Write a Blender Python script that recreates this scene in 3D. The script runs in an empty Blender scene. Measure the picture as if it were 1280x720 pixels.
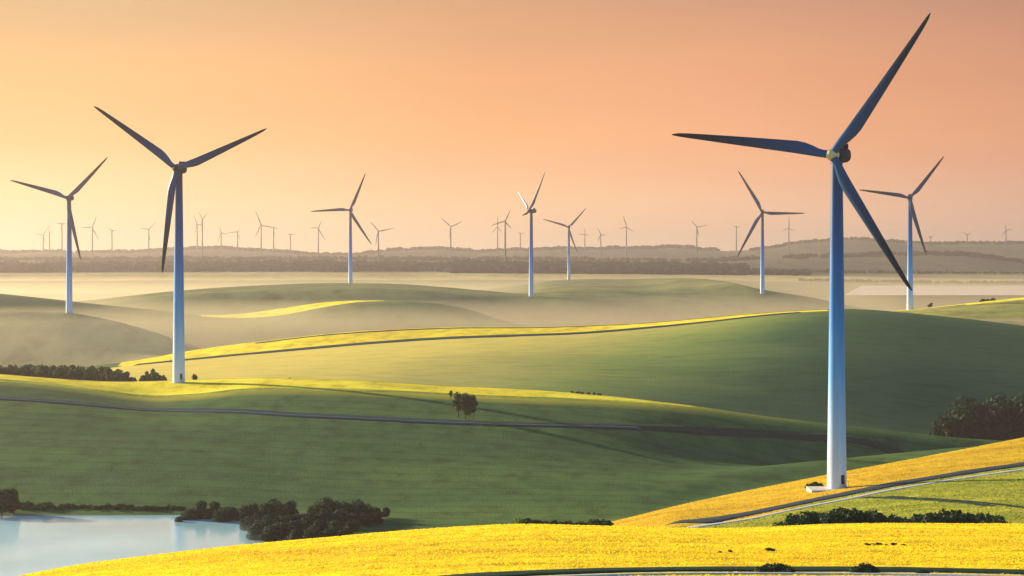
import bpy, bmesh, math, random
import numpy as np
from mathutils import Vector, Matrix

random.seed(7); rng = np.random.default_rng(7)
scn = bpy.context.scene; COL = scn.collection
F = 3000.0            # focal length in 1280-px units
HOR, CZ = 315.0, 60.0 # horizon row of the photograph, camera height

def ss(a, b, x):
    t = np.clip((x-a)/(b-a), 0, 1); return t*t*(3-2*t)

# ------------------------------------------------------------------ helpers
def tag(o, label=None, cat=None, group=None, kind=None):
    if label: o['label'] = label
    if cat: o['category'] = cat
    if group: o['group'] = group
    if kind: o['kind'] = kind
    return o
def empty(name, loc=(0,0,0), rz=0.0):
    o = bpy.data.objects.new(name, None); COL.objects.link(o)
    o.location = loc; o.rotation_euler = (0,0,rz); o.empty_display_size = 1.0
    return o
def link(name, me, parent=None, mats=()):
    for m in mats: me.materials.append(m)
    o = bpy.data.objects.new(name, me); COL.objects.link(o)
    if parent: o.parent = parent
    return o
def np_mesh(name, V, Fq, smooth=True, mat_idx=None):
    me = bpy.data.meshes.new(name)
    V = np.asarray(V, np.float32); Fq = np.asarray(Fq, np.int32)
    n = Fq.shape[1]
    me.vertices.add(len(V)); me.vertices.foreach_set('co', V.ravel())
    me.loops.add(Fq.size); me.loops.foreach_set('vertex_index', Fq.ravel())
    me.polygons.add(len(Fq)); me.polygons.foreach_set('loop_start', np.arange(0, Fq.size, n, dtype=np.int32))
    me.polygons.foreach_set('loop_total', np.full(len(Fq), n, np.int32))
    if mat_idx is not None: me.polygons.foreach_set('material_index', np.asarray(mat_idx, np.int32))
    me.polygons.foreach_set('use_smooth', np.full(len(Fq), smooth, bool))
    me.update(calc_edges=True); me.validate()
    return me
def pchip(x, y, q):
    x = np.asarray(x, float); y = np.asarray(y, float); q = np.asarray(q, float)
    if len(x) == 1: return np.full_like(q, y[0])
    h = np.diff(x); d = np.diff(y)/h
    m = np.zeros_like(x)
    for i in range(1, len(x)-1):
        if d[i-1]*d[i] > 0:
            w1 = 2*h[i]+h[i-1]; w2 = h[i]+2*h[i-1]
            m[i] = (w1+w2)/(w1/d[i-1]+w2/d[i])
    m[0] = d[0]; m[-1] = d[-1]
    q = np.clip(q, x[0], x[-1])
    i = np.clip(np.searchsorted(x, q, side='right')-1, 0, len(x)-2)
    t = (q-x[i])/h[i]
    return ((1+2*t)*(1-t)**2*y[i] + t*(1-t)**2*h[i]*m[i] + t*t*(3-2*t)*y[i+1] + t*t*(t-1)*h[i]*m[i+1])
def spl(x, y, q):      # smoother (finite-difference hermite) curve for ridge lines
    x = np.asarray(x, float); y = np.asarray(y, float); q = np.asarray(q, float)
    if len(x) == 1: return np.full_like(q, y[0])
    h = np.diff(x); d = np.diff(y)/h
    m = np.empty_like(x); m[0] = d[0]; m[-1] = d[-1]
    m[1:-1] = (d[:-1]*h[1:]+d[1:]*h[:-1])/(h[:-1]+h[1:])
    q = np.clip(q, x[0], x[-1])
    i = np.clip(np.searchsorted(x, q, side='right')-1, 0, len(x)-2)
    t = (q-x[i])/h[i]
    return ((1+2*t)*(1-t)**2*y[i] + t*(1-t)**2*h[i]*m[i] + t*t*(3-2*t)*y[i+1] + t*t*(t-1)*h[i]*m[i+1])

# ------------------------------------------------------------------ materials
def mat(name):
    m = bpy.data.materials.new(name); m.use_nodes = True
    nt = m.node_tree; nt.nodes.clear()
    out = nt.nodes.new('ShaderNodeOutputMaterial')
    b = nt.nodes.new('ShaderNodeBsdfPrincipled'); nt.links.new(b.outputs[0], out.inputs[0])
    return m, nt, b, out
def ramp(nt, fac, stops):
    r = nt.nodes.new('ShaderNodeValToRGB'); e = r.color_ramp.elements
    while len(e) < len(stops): e.new(0.5)
    for k, (p, c) in enumerate(stops): e[k].position = p; e[k].color = (*c, 1)
    nt.links.new(fac, r.inputs[0]); return r.outputs[0]
def noise(nt, scale, detail=4, sc=(1,1,1), rough=0.55, dist=0.0, rot=0.0):
    tc = nt.nodes.new('ShaderNodeTexCoord'); mp = nt.nodes.new('ShaderNodeMapping')
    mp.inputs['Scale'].default_value = sc; mp.inputs['Rotation'].default_value = (0,0,rot)
    n = nt.nodes.new('ShaderNodeTexNoise'); n.inputs['Scale'].default_value = scale
    n.inputs['Detail'].default_value = detail; n.inputs['Roughness'].default_value = rough
    n.inputs['Distortion'].default_value = dist
    nt.links.new(tc.outputs['Object'], mp.inputs[0]); nt.links.new(mp.outputs[0], n.inputs['Vector'])
    return n.outputs['Fac']
def mix(nt, fac, a, b, mode='MIX'):
    m = nt.nodes.new('ShaderNodeMix'); m.data_type = 'RGBA'; m.blend_type = mode
    for s, v in ((0, fac), (6, a), (7, b)):
        if hasattr(v, 'links'): nt.links.new(v, m.inputs[s])
        else: m.inputs[s].default_value = v if s == 0 else (*v, 1)
    return m.outputs[2]
def crop(name, dark, mid, light, s1=.02, s2=.25, bump=.35, streak=(1,.25,1), rot=0.0, tram=0.0, bs=1.3, ripe=False):
    """a field: slow patches, finer streaks, drill rows, bumpy canopy"""
    m, nt, b, out = mat(name)
    a = noise(nt, s1, 5, streak, rot=rot); f = noise(nt, s2, 6, (1,.5,1), .65, rot=rot)
    base = ramp(nt, a, [(0.28, dark), (0.5, mid), (0.72, light)])
    fine = ramp(nt, f, [(0.28, (.55,.52,.5)), (0.5, (1,1,1)), (0.75, (1.3,1.25,1.15))])
    c = mix(nt, 1.0, base, fine, 'MULTIPLY')
    if tram:
        tc = nt.nodes.new('ShaderNodeTexCoord'); mp = nt.nodes.new('ShaderNodeMapping')
        mp.inputs['Rotation'].default_value = (0,0,rot)
        w = nt.nodes.new('ShaderNodeTexWave'); w.bands_direction = 'Y'; w.inputs['Scale'].default_value = tram
        w.inputs['Distortion'].default_value = 3.0; w.inputs['Detail'].default_value = 2
        w.inputs['Detail Scale'].default_value = .3
        nt.links.new(tc.outputs['Object'], mp.inputs[0]); nt.links.new(mp.outputs[0], w.inputs['Vector'])
        l = ramp(nt, w.outputs['Fac'], [(0.0, (.72,.68,.6)), (0.10, (1,1,1)), (1.0, (1,1,1))])
        c = mix(nt, .8, c, l, 'MULTIPLY')
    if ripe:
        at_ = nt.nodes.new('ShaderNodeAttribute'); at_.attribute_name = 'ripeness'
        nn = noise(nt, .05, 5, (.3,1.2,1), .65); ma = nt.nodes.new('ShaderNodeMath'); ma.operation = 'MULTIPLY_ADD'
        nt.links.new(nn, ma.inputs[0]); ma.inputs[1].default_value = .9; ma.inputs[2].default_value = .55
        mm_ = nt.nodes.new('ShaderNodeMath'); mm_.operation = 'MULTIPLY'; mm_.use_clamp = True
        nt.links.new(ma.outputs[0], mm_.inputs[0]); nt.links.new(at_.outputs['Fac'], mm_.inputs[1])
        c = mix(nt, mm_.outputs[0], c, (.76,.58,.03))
    nt.links.new(c, b.inputs['Base Color'])
    b.inputs['Roughness'].default_value = .95; b.inputs['Specular IOR Level'].default_value = .04
    bn = nt.nodes.new('ShaderNodeBump'); bn.inputs['Strength'].default_value = bump; bn.inputs['Distance'].default_value = .5
    h = noise(nt, bs, 4); nt.links.new(h, bn.inputs['Height']); nt.links.new(bn.outputs[0], b.inputs['Normal'])
    return m
def plain(name, col, rough=.6, var=.15, scale=2.0, spec=.3, metal=0.0, bump=0.0):
    m, nt, b, out = mat(name)
    f = noise(nt, scale, 5)
    lo = tuple(c*(1-var) for c in col); hi = tuple(min(1, c*(1+var)) for c in col)
    nt.links.new(ramp(nt, f, [(0.3, lo), (0.7, hi)]), b.inputs['Base Color'])
    b.inputs['Roughness'].default_value = rough; b.inputs['Specular IOR Level'].default_value = spec
    b.inputs['Metallic'].default_value = metal
    if bump:
        bn = nt.nodes.new('ShaderNodeBump'); bn.inputs['Strength'].default_value = bump; bn.inputs['Distance'].default_value = .2
        nt.links.new(f, bn.inputs['Height']); nt.links.new(bn.outputs[0], b.inputs['Normal'])
    return m
def foliage(name, dark, light, trans=.25):
    m, nt, b, out = mat(name)
    f = noise(nt, .9, 5)
    oi = nt.nodes.new('ShaderNodeObjectInfo')
    base = ramp(nt, f, [(0.3, dark), (0.7, light)])
    var = ramp(nt, oi.outputs['Random'], [(0, (.75,.8,.8)), (1, (1.2,1.12,.95))])
    c = mix(nt, 1.0, base, var, 'MULTIPLY')
    nt.links.new(c, b.inputs['Base Color']); b.inputs['Roughness'].default_value = .75
    b.inputs['Specular IOR Level'].default_value = .2
    tr = nt.nodes.new('ShaderNodeBsdfTranslucent'); nt.links.new(c, tr.inputs[0])
    ms = nt.nodes.new('ShaderNodeMixShader'); ms.inputs[0].default_value = trans
    nt.links.new(b.outputs[0], ms.inputs[1]); nt.links.new(tr.outputs[0], ms.inputs[2])
    nt.links.new(ms.outputs[0], out.inputs[0])
    return m

M_YEL   = crop('ripe_yellow_crop', (.60,.35,.012), (.82,.58,.011), (.91,.75,.018), .03, .35, .45, (.6,1.6,1), tram=.028)
M_YEL2  = crop('yellow_crop_far', (.62,.45,.03), (.80,.64,.03), (.86,.74,.05), .012, .1, .3)
M_GOLD  = crop('golden_stubble', (.40,.24,.016), (.58,.38,.02), (.72,.53,.03), .03, .3, .5, (.5,1.5,1), rot=.25, tram=.04)
M_OLIVE = crop('olive_meadow', (.14,.19,.025), (.30,.33,.036), (.55,.48,.05), .06, .4, .5, (.5,1.4,1), rot=-.3)
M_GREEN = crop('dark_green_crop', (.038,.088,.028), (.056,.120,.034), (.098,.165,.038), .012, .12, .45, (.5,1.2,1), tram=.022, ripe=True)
M_TAN   = crop('tan_green_crop', (.16,.19,.06), (.25,.26,.07), (.36,.33,.08), .006, .08, .35, (.4,1.3,1), tram=.012)
def ridge_field_shade():
    m, nt, b, out = mat('ridge_field_shade')
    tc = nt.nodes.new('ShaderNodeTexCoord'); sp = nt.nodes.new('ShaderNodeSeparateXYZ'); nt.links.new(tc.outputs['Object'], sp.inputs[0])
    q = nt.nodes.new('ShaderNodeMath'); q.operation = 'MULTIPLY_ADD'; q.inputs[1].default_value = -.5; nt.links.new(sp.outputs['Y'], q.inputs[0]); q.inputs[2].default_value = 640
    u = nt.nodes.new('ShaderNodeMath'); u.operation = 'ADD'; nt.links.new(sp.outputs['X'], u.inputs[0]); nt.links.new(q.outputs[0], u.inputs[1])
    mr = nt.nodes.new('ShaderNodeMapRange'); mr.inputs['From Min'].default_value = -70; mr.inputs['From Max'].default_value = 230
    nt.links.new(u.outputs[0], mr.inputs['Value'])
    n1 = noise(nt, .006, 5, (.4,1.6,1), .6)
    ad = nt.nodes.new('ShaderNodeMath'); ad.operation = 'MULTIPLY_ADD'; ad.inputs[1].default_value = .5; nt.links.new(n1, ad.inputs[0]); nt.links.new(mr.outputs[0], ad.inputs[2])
    c = ramp(nt, ad.outputs[0], [(.3,(.62,.50,.10)),(.52,(.42,.38,.09)),(.70,(.24,.30,.065)),(.98,(.040,.110,.042))])  # lit tan to shaded green, painted across the ridge
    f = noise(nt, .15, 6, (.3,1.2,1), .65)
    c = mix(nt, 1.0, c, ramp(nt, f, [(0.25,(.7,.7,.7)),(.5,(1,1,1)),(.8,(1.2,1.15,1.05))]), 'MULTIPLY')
    nt.links.new(c, b.inputs['Base Color']); b.inputs['Roughness'].default_value = .95; b.inputs['Specular IOR Level'].default_value = .05
    bn = nt.nodes.new('ShaderNodeBump'); bn.inputs['Strength'].default_value = .4; bn.inputs['Distance'].default_value = .5
    nt.links.new(noise(nt, .9, 4), bn.inputs['Height']); nt.links.new(bn.outputs[0], b.inputs['Normal'])
    return m
M_RIDGE = ridge_field_shade()
M_FARG  = crop('far_green_fields', (.10,.13,.06), (.17,.19,.075), (.26,.25,.09), .004, .04, .3, (.4,1.4,1))
M_BROWN = crop('brown_pasture', (.28,.23,.10), (.40,.33,.14), (.50,.43,.18), .006, .05, .3)
M_HEATH = crop('far_heath', (.045,.055,.045), (.07,.08,.055), (.11,.11,.07), .003, .02, .3)
M_WOOD = plain('dark_woodland_canopy', (.005,.020,.024), .95, .3, .02, .02)
M_BED   = plain('lake_bed', (.10,.10,.07))

# ------------------------------------------------------------------ terrain
def row(py=None, D=None, z=None, mat=None, n=8):
    return dict(py=py, D=D, z=z, mat=mat, n=n)
def rz(px, r):
    D = np.full_like(px, float(r['D'])) if np.isscalar(r['D']) else pchip(*zip(*r['D']), px)
    if r['z'] is not None:
        z = np.full_like(px, float(r['z'])) if np.isscalar(r['z']) else pchip(*zip(*r['z']), px)
    else:
        z = CZ - (spl(*zip(*r['py']), px)-HOR)/F*D
    return D, z
A_CREST = [(-400,850),(-100,765),(0,737),(70,719),(130,707),(200,697),(320,681),(420,671),(520,662),(640,655),(760,657),(900,660),(1040,655),(1280,655),(1700,648)]
C_CREST = [(-400,462),(0,467),(60,472),(130,477),(225,476),(320,473.5),(400,475),(480,478),(560,483),(640,486),(720,491),(800,499),(930,517),(1080,535),(1200,548),(1280,553),(1700,560)]
C_OFF = [(-400,6),(0,6),(60,6),(110,8.5),(200,17.5),(240,16.5),(300,12.5),(400,10.5),(480,10),(560,9),(640,9.5),(720,7),(780,4),(830,1.6),(870,.3),(1700,.3)]
_x = np.array(sorted(set([p[0] for p in C_CREST]+[p[0] for p in C_OFF])), float)
C_BORD = list(zip(_x.tolist(), (spl(*zip(*C_CREST), _x)+pchip(*zip(*C_OFF), _x)).tolist()))
D_CREST = [(-400,480),(0,470),(110,459),(170,451),(230,440),(320,427),(400,417.5),(480,411.5),(560,409),(640,409),(720,408),(800,404),(880,397),(950,390.5),(1000,387.5),(1060,386),(1120,389.5),(1180,395.5),(1280,408),(1700,470)]
D_BORD  = [(-400,486),(0,476),(110,464),(170,456),(230,450),(320,441.5),(400,434),(480,427.5),(560,422),(640,419.5),(720,416.5),(800,411),(880,403),(950,395),(1000,390.5),(1060,388),(1120,391),(1180,397),(1280,409.5),(1700,472)]
E_CREST = [(-400,394),(0,388),(50,388.5),(87,391),(130,398),(170,408),(210,421),(250,436),(320,443),(600,424),(800,414),(950,403),(1060,391),(1138,386.5),(1200,380),(1280,372),(1700,352)]
F_CREST = [(-400,360),(0,367),(60,373),(120,380),(200,388),(260,394),(300,392.5),(350,386),(400,378.5),(450,375.5),(500,376.5),(550,380),(590,388),(620,398),(680,413),(900,418),(1050,410),(1280,395),(1700,380)]
F_BORD  = [(x, y+(8*math.exp(-((x-360)/75.)**2)+.4)) for x, y in F_CREST]
G_CREST = [(-400,380),(0,379),(92,377),(150,371),(215,364),(320,357),(438,353.5),(520,356),(600,363),(664,369.5),(720,372),(780,380),(830,392),(900,400),(1280,394),(1700,390)]
H_CREST = [(-400,368),(0,367),(300,366),(560,366),(640,357),(711,349.5),(780,349),(900,351),(953,362),(1020,373),(1060,382),(1120,390),(1280,390),(1700,388)]
def off(c, d): return [(x, y+d) for x, y in c]
ROWS = [
 row(D=-300, z=40),
 row(D=60, z=41, mat=M_YEL),
 row(D=150, z=35.5, mat=M_YEL),
 row(py=[(-400,790),(0,765),(640,742),(1280,742)], D=215, mat=M_YEL, n=6),
 row(py=A_CREST, D=370, mat=M_YEL, n=22),
 row(D=415, z=[(-400,-4),(200,0),(420,6),(640,9.5),(900,10.2),(1280,11),(1700,11)], mat=M_OLIVE, n=8),
 row(D=470, z=[(-400,-14),(150,-14),(330,-12.5),(480,-9),(640,-4),(780,3.5),(900,5.5),(1100,7.5),(1280,9.0),(1700,9)], mat=M_OLIVE, n=8),
 row(D=[(-400,520),(700,520),(860,500),(950,535),(1045,575),(1100,600),(1280,640),(1700,700)],
     z=[(-400,-14),(230,-14),(330,-12.6),(480,-11),(640,-8),(780,-.5),(860,3.0),(950,1.3),(1045,1.3),(1100,1.4),(1280,2.8),(1700,6)], mat=M_OLIVE, n=10),
 row(D=[(-400,590),(700,595),(770,605),(900,660),(1000,690),(1150,720),(1280,750),(1700,800)],
     py=[(-400,686),(250,686),(330,682),(480,672),(640,668),(720,661),(770,650.5),(830,636),(900,620.5),(1000,600.5),(1150,572),(1280,547),(1700,470)], mat=M_GOLD, n=14),
 row(D=[(-400,630),(700,635),(770,650),(900,715),(1000,750),(1150,790),(1280,815),(1700,860)],
     z=[(-400,-14),(250,-14),(330,-12.3),(480,-11.4),(900,-12.5),(1280,-9),(1700,-6)], mat=M_GREEN, n=8),
 row(D=[(-400,660),(640,665),(770,690),(900,760),(1150,840),(1280,870),(1700,900)],
     z=[(-400,-11.0),(640,-11.4),(1280,-9),(1700,-6)], mat=M_GREEN, n=5),
 row(py=[(-400,528),(0,538),(640,560),(1040,585),(1280,592),(1700,600)], D=[(-400,800),(640,810),(770,820),(900,850),(1280,910),(1700,930)], mat=M_GREEN, n=10),
 row(py=off(C_BORD, 3.2), D=[(-400,914),(640,919),(1280,944),(1700,952)], mat=M_GREEN, n=6),
 row(py=C_BORD, D=[(-400,925),(640,930),(1280,952),(1700,960)], mat=M_OLIVE, n=3),
 row(py=C_CREST, D=970, mat=M_YEL2, n=8),
 row(py=off(C_CREST, 13), D=1040, mat=M_TAN, n=6),
 row(py=off(C_CREST, 9), D=1130, mat=M_TAN, n=6),
 row(py=[(-400,482),(0,474),(200,466),(320,458),(480,449),(640,446),(800,444),(1050,436),(1280,455),(1700,490)], D=1290, mat=M_TAN, n=12),
 row(py=D_BORD, D=1420, mat=M_TAN, n=10),
 row(py=D_CREST, D=1500, mat=M_YEL2, n=10),
 row(py=off(D_CREST, 13), D=1600, mat=M_TAN, n=6),
 row(py=[(-400,430),(0,428),(87,430),(170,440),(250,446),(600,432),(1050,409),(1138,401),(1280,398),(1700,390)], D=1690, mat=M_BROWN, n=6),
 row(py=E_CREST, D=[(-400,1770),(600,1770),(1138,1821),(1700,1850)], mat=M_BROWN, n=10),
 row(py=off(E_CREST, 12), D=1920, mat=M_FARG, n=6),
 row(py=[(-400,392),(0,396),(200,408),(350,410),(600,405),(900,420),(1280,400),(1700,390)], D=2010, mat=M_FARG, n=5),
 row(py=F_BORD, D=2100, mat=M_FARG, n=8),
 row(py=F_CREST, D=2160, mat=M_YEL2, n=8),
 row(py=off(F_CREST, 9), D=2260, mat=M_FARG, n=5),
 row(py=off(G_CREST, 7), D=2370, mat=M_FARG, n=5),
 row(py=G_CREST, D=[(-400,2600),(200,2650),(438,2772),(664,2420),(780,2390),(830,2385),(1700,2385)], mat=M_FARG, n=8),
 row(py=[(-400,377),(560,375),(640,368),(711,360),(780,364),(850,374),(953,384),(1060,393),(1120,396),(1700,396)], D=[(-400,2850),(438,2950),(711,2850),(780,2640),(850,2500),(1700,2490)], mat=M_FARG, n=6),
 row(py=H_CREST, D=[(-400,3600),(640,3700),(711,3806),(780,3700),(850,3200),(953,2680),(1060,2660),(1700,2660)], mat=M_FARG, n=8),
 row(py=[(-400,367),(560,366),(640,362),(711,358),(850,357),(953,370),(1060,388),(1280,388),(1700,388)], D=[(-400,3850),(711,3950),(850,3500),(953,2900),(1060,2850),(1700,2850)], mat=M_FARG, n=6),
 row(py=[(-400,354),(640,352),(900,352),(1040,358),(1100,366),(1280,366),(1700,366)], D=4100, mat=M_FARG, n=6),
 row(py=[(-400,352),(640,350),(900,350),(1060,354),(1280,356),(1700,356)], D=4260, mat=M_FARG, n=6),
 row(py=[(-400,343),(640,341),(900,343),(1280,349),(1700,349)], D=4750, mat=M_BROWN, n=8),
 row(py=[(-400,334),(640,331),(900,334),(1060,338),(1280,340),(1700,340)], D=5600, mat=M_HEATH, n=8),
 row(py=[(-400,326),(640,324),(900,325),(1000,322),(1130,317.5),(1200,318),(1280,328),(1700,334)], D=6800, mat=M_HEATH, n=8),
 row(py=[(-400,324),(640,321),(1280,326),(1700,326)], D=7600, mat=M_HEATH, n=6),
 row(py=[(-400,315),(0,316),(60,315.5),(130,317),(190,314),(240,311),(300,313),(360,316.5),(440,319),(490,315),(530,312),(600,314),(680,313),(770,311),(850,310.5),(880,313),(930,313.5),(965,309),(1000,304),(1060,300.5),(1150,304),(1280,305.5),(1700,309)], D=9200, mat=M_HEATH, n=10),
 row(D=11000, z=45, mat=M_BROWN, n=6),
 row(D=17000, z=48, mat=M_BROWN, n=6),
]
NS = 821
S = np.linspace(-.47, .47, NS)
def px_at(s, D): Dc = np.maximum(D, 150.0); return 640 + F*s*(D+400)/Dc
RD, RZ = [], []
for r in ROWS:
    D = np.full(NS, 600.0) if not np.isscalar(r['D']) else np.full(NS, float(r['D']))
    for _ in range(8): D, z = rz(px_at(S, D), r)
    RD.append(D); RZ.append(z)
RD = np.array(RD); RZ = np.array(RZ)
lines_D, band = [], []
for k in range(len(ROWS)-1):
    n = ROWS[k+1]['n']
    for j in range(n):
        lines_D.append(RD[k] + (RD[k+1]-RD[k])*j/n); band.append(k+1)
lines_D.append(RD[-1])
GD = np.array(lines_D); NL = len(GD)
GZ = np.empty_like(GD)
for c in range(NS): GZ[:, c] = pchip(RD[:, c], RZ[:, c], GD[:, c])
GX = S[None, :]*(GD+400)
# gentle real undulation
def und(x, y):
    return (np.sin(x*.021+1.3*np.sin(y*.013))*np.cos(y*.017+.5*np.sin(x*.011)) )
amp = np.clip(GD/1500, .05, 1)*.35
GZ = GZ + und(GX, GD)*amp + und(GX*3.7+50, GD*3.1)*amp*.25
# far skyline: irregular, wooded tops
far = ss(6000, 8600, GD)
GZ = GZ + far*(2.2*np.sin(GX*.011)+1.6*np.sin(GX*.029+2)+1.2*np.sin(GX*.067)+.9*np.sin(GX*.15+1))
V = np.stack([GX, GD, GZ], -1).reshape(-1, 3)
idx = np.arange(NL*NS).reshape(NL, NS)
Q = np.stack([idx[:-1,:-1], idx[:-1,1:], idx[1:,1:], idx[1:,:-1]], -1).reshape(-1, 4)
mats = []; midx = []
for k in band:
    m = ROWS[k]['mat'] or M_YEL
    if m not in mats: mats.append(m)
    midx.append(mats.index(m))
MI = np.repeat(np.array(midx)[:, None], NS-1, 1)
# the C crest strip and D crest strip: the yellow crop ends where green grazing takes over
def cell_px():
    D = (GD[:-1, :-1]+GD[1:, 1:])/2; X = (GX[:-1, :-1]+GX[1:, 1:])/2
    return 640+F*X/np.maximum(D, 150), D
CP, CD = cell_px()
B = np.array(band)[:, None]+0*MI
def mi(m):
    if m not in mats: mats.append(m)
    return mats.index(m)
names = [id(r['py']) for r in ROWS]
kC = names.index(id(C_CREST)); kD = names.index(id(D_CREST)); kF = names.index(id(F_CREST))
MI[(B == kC) & (CP > 868)] = mi(M_GREEN)
MI[(B == kC-1) & (CP > 840)] = mi(M_GREEN)
MI[(B == kD) & ((CP > 1035) | (CP < 150))] = mi(M_GREEN)
# big ridge: tan-to-green crop colour also carries the right flank's shade
edge = 760 + (1420-CD)*.55
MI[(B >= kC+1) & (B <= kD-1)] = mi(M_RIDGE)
MI[(B == kF) & ((CP > 480) | (CP < 250))] = mi(M_FARG)
kE = names.index(id(E_CREST))
MI[(B == kE) & (CP > 1000)] = mi(M_TAN)
MI[(B == kE) & (CP > 1100) & (CD > 1805)] = mi(M_YEL2)
kH = names.index(id(H_CREST))
lake_cells = (CP < 420) & (CD > 455) & (CD < 655)
MI[lake_cells] = mi(M_BED)
MI[(B == 6) & (CP < 700)] = mi(M_GREEN); MI[(B == 7) & (CP < 720) & ~lake_cells] = mi(M_GREEN)
MI[(B == 8) & (CP < 735) & ~lake_cells] = mi(M_GREEN)
me = np_mesh('ground', V, Q, True, MI.ravel())
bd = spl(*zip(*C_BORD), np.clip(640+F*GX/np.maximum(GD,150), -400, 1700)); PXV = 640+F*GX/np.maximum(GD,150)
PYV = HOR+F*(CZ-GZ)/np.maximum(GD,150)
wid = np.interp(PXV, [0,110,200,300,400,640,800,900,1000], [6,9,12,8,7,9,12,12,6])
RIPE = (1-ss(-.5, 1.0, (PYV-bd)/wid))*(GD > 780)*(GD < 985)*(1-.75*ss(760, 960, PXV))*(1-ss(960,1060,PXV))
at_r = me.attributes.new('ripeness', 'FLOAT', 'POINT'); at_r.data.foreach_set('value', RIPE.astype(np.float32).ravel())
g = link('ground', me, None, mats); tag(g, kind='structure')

def gz(x, y):
    """terrain height by interpolating the grid"""
    s = x/(y+400); c = np.clip((s-S[0])/(S[1]-S[0]), 0, NS-1.001); i = int(c); f = c-i
    def zc(k):
        col = GD[:, k]; j = int(np.clip(np.searchsorted(col, y, side='right')-1, 0, NL-2))
        t = (y-col[j])/(col[j+1]-col[j]); return GZ[j, k]*(1-t)+GZ[j+1, k]*t
    return float(zc(i)*(1-f)+zc(i+1)*f)
def hit(px, py, D0, D1, n=160):
    """where the line of sight through a photo pixel meets the terrain between two distances"""
    u = (px-640)/F; v = (HOR-py)/F; last = None
    for k in range(n+1):
        D = D0+(D1-D0)*k/n; d = CZ+v*D - gz(u*D, D)
        if last is not None and d <= 0 < last[1]:
            a, b = last[0], D
            for _ in range(18):
                m = (a+b)/2
                if CZ+v*m-gz(u*m, m) > 0: a = m
                else: b = m
            return Vector((u*b, b, gz(u*b, b)))
        last = (D, d)
    # nearest approach
    best = min(((abs(CZ+v*(D0+(D1-D0)*k/n)-gz(u*(D0+(D1-D0)*k/n), D0+(D1-D0)*k/n)), D0+(D1-D0)*k/n) for k in range(n+1)))
    D = best[1]; return Vector((u*D, D, gz(u*D, D)))

# ------------------------------------------------------------------ roads, tracks
def ribbon(name, pts, width, m, lift=.10, offset=0.0, label=None, rim=.0, seg=6.0):
    """pts: world xy; a strip draped on the terrain with sloping shoulders"""
    P = [Vector((p[0], p[1])) for p in pts]
    d = [0]
    for a, b in zip(P, P[1:]): d.append(d[-1]+(b-a).length)
    n = max(2, int(d[-1]/seg)); q = np.linspace(0, d[-1], n)
    X = spl(d, [p.x for p in P], q); Y = spl(d, [p.y for p in P], q)
    ker = np.ones(9)/9
    Xp = np.convolve(np.pad(X, 4, 'reflect', reflect_type='odd'), ker, 'valid'); Yp = np.convolve(np.pad(Y, 4, 'reflect', reflect_type='odd'), ker, 'valid')
    X, Y = Xp, Yp
    T = np.stack([np.gradient(X), np.gradient(Y)], -1); T /= np.linalg.norm(T, axis=1)[:, None]
    N = np.stack([-T[:, 1], T[:, 0]], -1)
    prof = [(-.5*width-.35, -.25), (-.5*width, lift), (-.17*width, lift+.03), (.17*width, lift+.03), (.5*width, lift), (.5*width+.35, -.25)]
    V = []
    wl = 1+.10*np.sin(np.arange(n)*.9+1)+.07*np.sin(np.arange(n)*2.3); wr = 1+.10*np.sin(np.arange(n)*1.1)+.07*np.sin(np.arange(n)*2.9+2)
    for i in range(n):
        for (o, h) in prof:
            oo = o*(wl[i] if o < 0 else wr[i])
            x = X[i]+N[i,0]*(oo+offset); y = Y[i]+N[i,1]*(oo+offset); V.append((x, y, gz(x, y)+h))
    k = len(prof); Fq = []
    for i in range(n-1):
        for j in range(k-1):
            Fq.append((i*k+j, i*k+j+1, (i+1)*k+j+1, (i+1)*k+j))
    o = link(name, np_mesh(name, V, Fq, True), None, [m])
    # make normals face up
    bm = bmesh.new(); bm.from_mesh(o.data); bmesh.ops.recalc_face_normals(bm, faces=bm.faces)
    if sum(f.normal.z for f in bm.faces) < 0: bmesh.ops.reverse_faces(bm, faces=bm.faces)
    bm.to_mesh(o.data); bm.free()
    tag(o, label, kind='structure')
    return o
def path(pts, D0, D1):
    return [hit(x, y, D0, D1).xy for x, y in pts]
M_ASPH = plain('shaded_asphalt', (.035,.05,.062), .95, .25, .4, .03)  # bluish hedge and ditch shade put into the road colour
M_GRAV = plain('pale_gravel', (.42,.42,.38), .95, .2, 1.2, .03)
M_DIRT = plain('dark_earth_track', (.010,.042,.050), .95, .3, .6, .03)
M_PALE = plain('worn_track', (.07,.095,.12), .95, .2, .6, .03)
M_VERG = plain('dark_verge', (.015,.040,.028), .95, .4, .5, .03, bump=.5)

# near strip in the yellow field: dark verge ribbon also standing for ditch shade
# (px,py) sight points on the A slope
near = [(480,729),(560,723.5),(640,718.5),(720,713),(800,710.5),(900,709),(1000,709),(1100,710),(1200,712),(1280,714.5),(1360,718)]
pn = path(near, 180, 330)
ribbon('road', pn, 6.5, M_VERG, .12, label='dark verge strip with ditch shade crossing the yellow field')
near2 = [(x, y+5.5) for x, y in near]
ribbon('track', path(near2, 180, 330), 1.8, M_GRAV, .14, label='pale track beside the dark strip in the yellow field')
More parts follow.
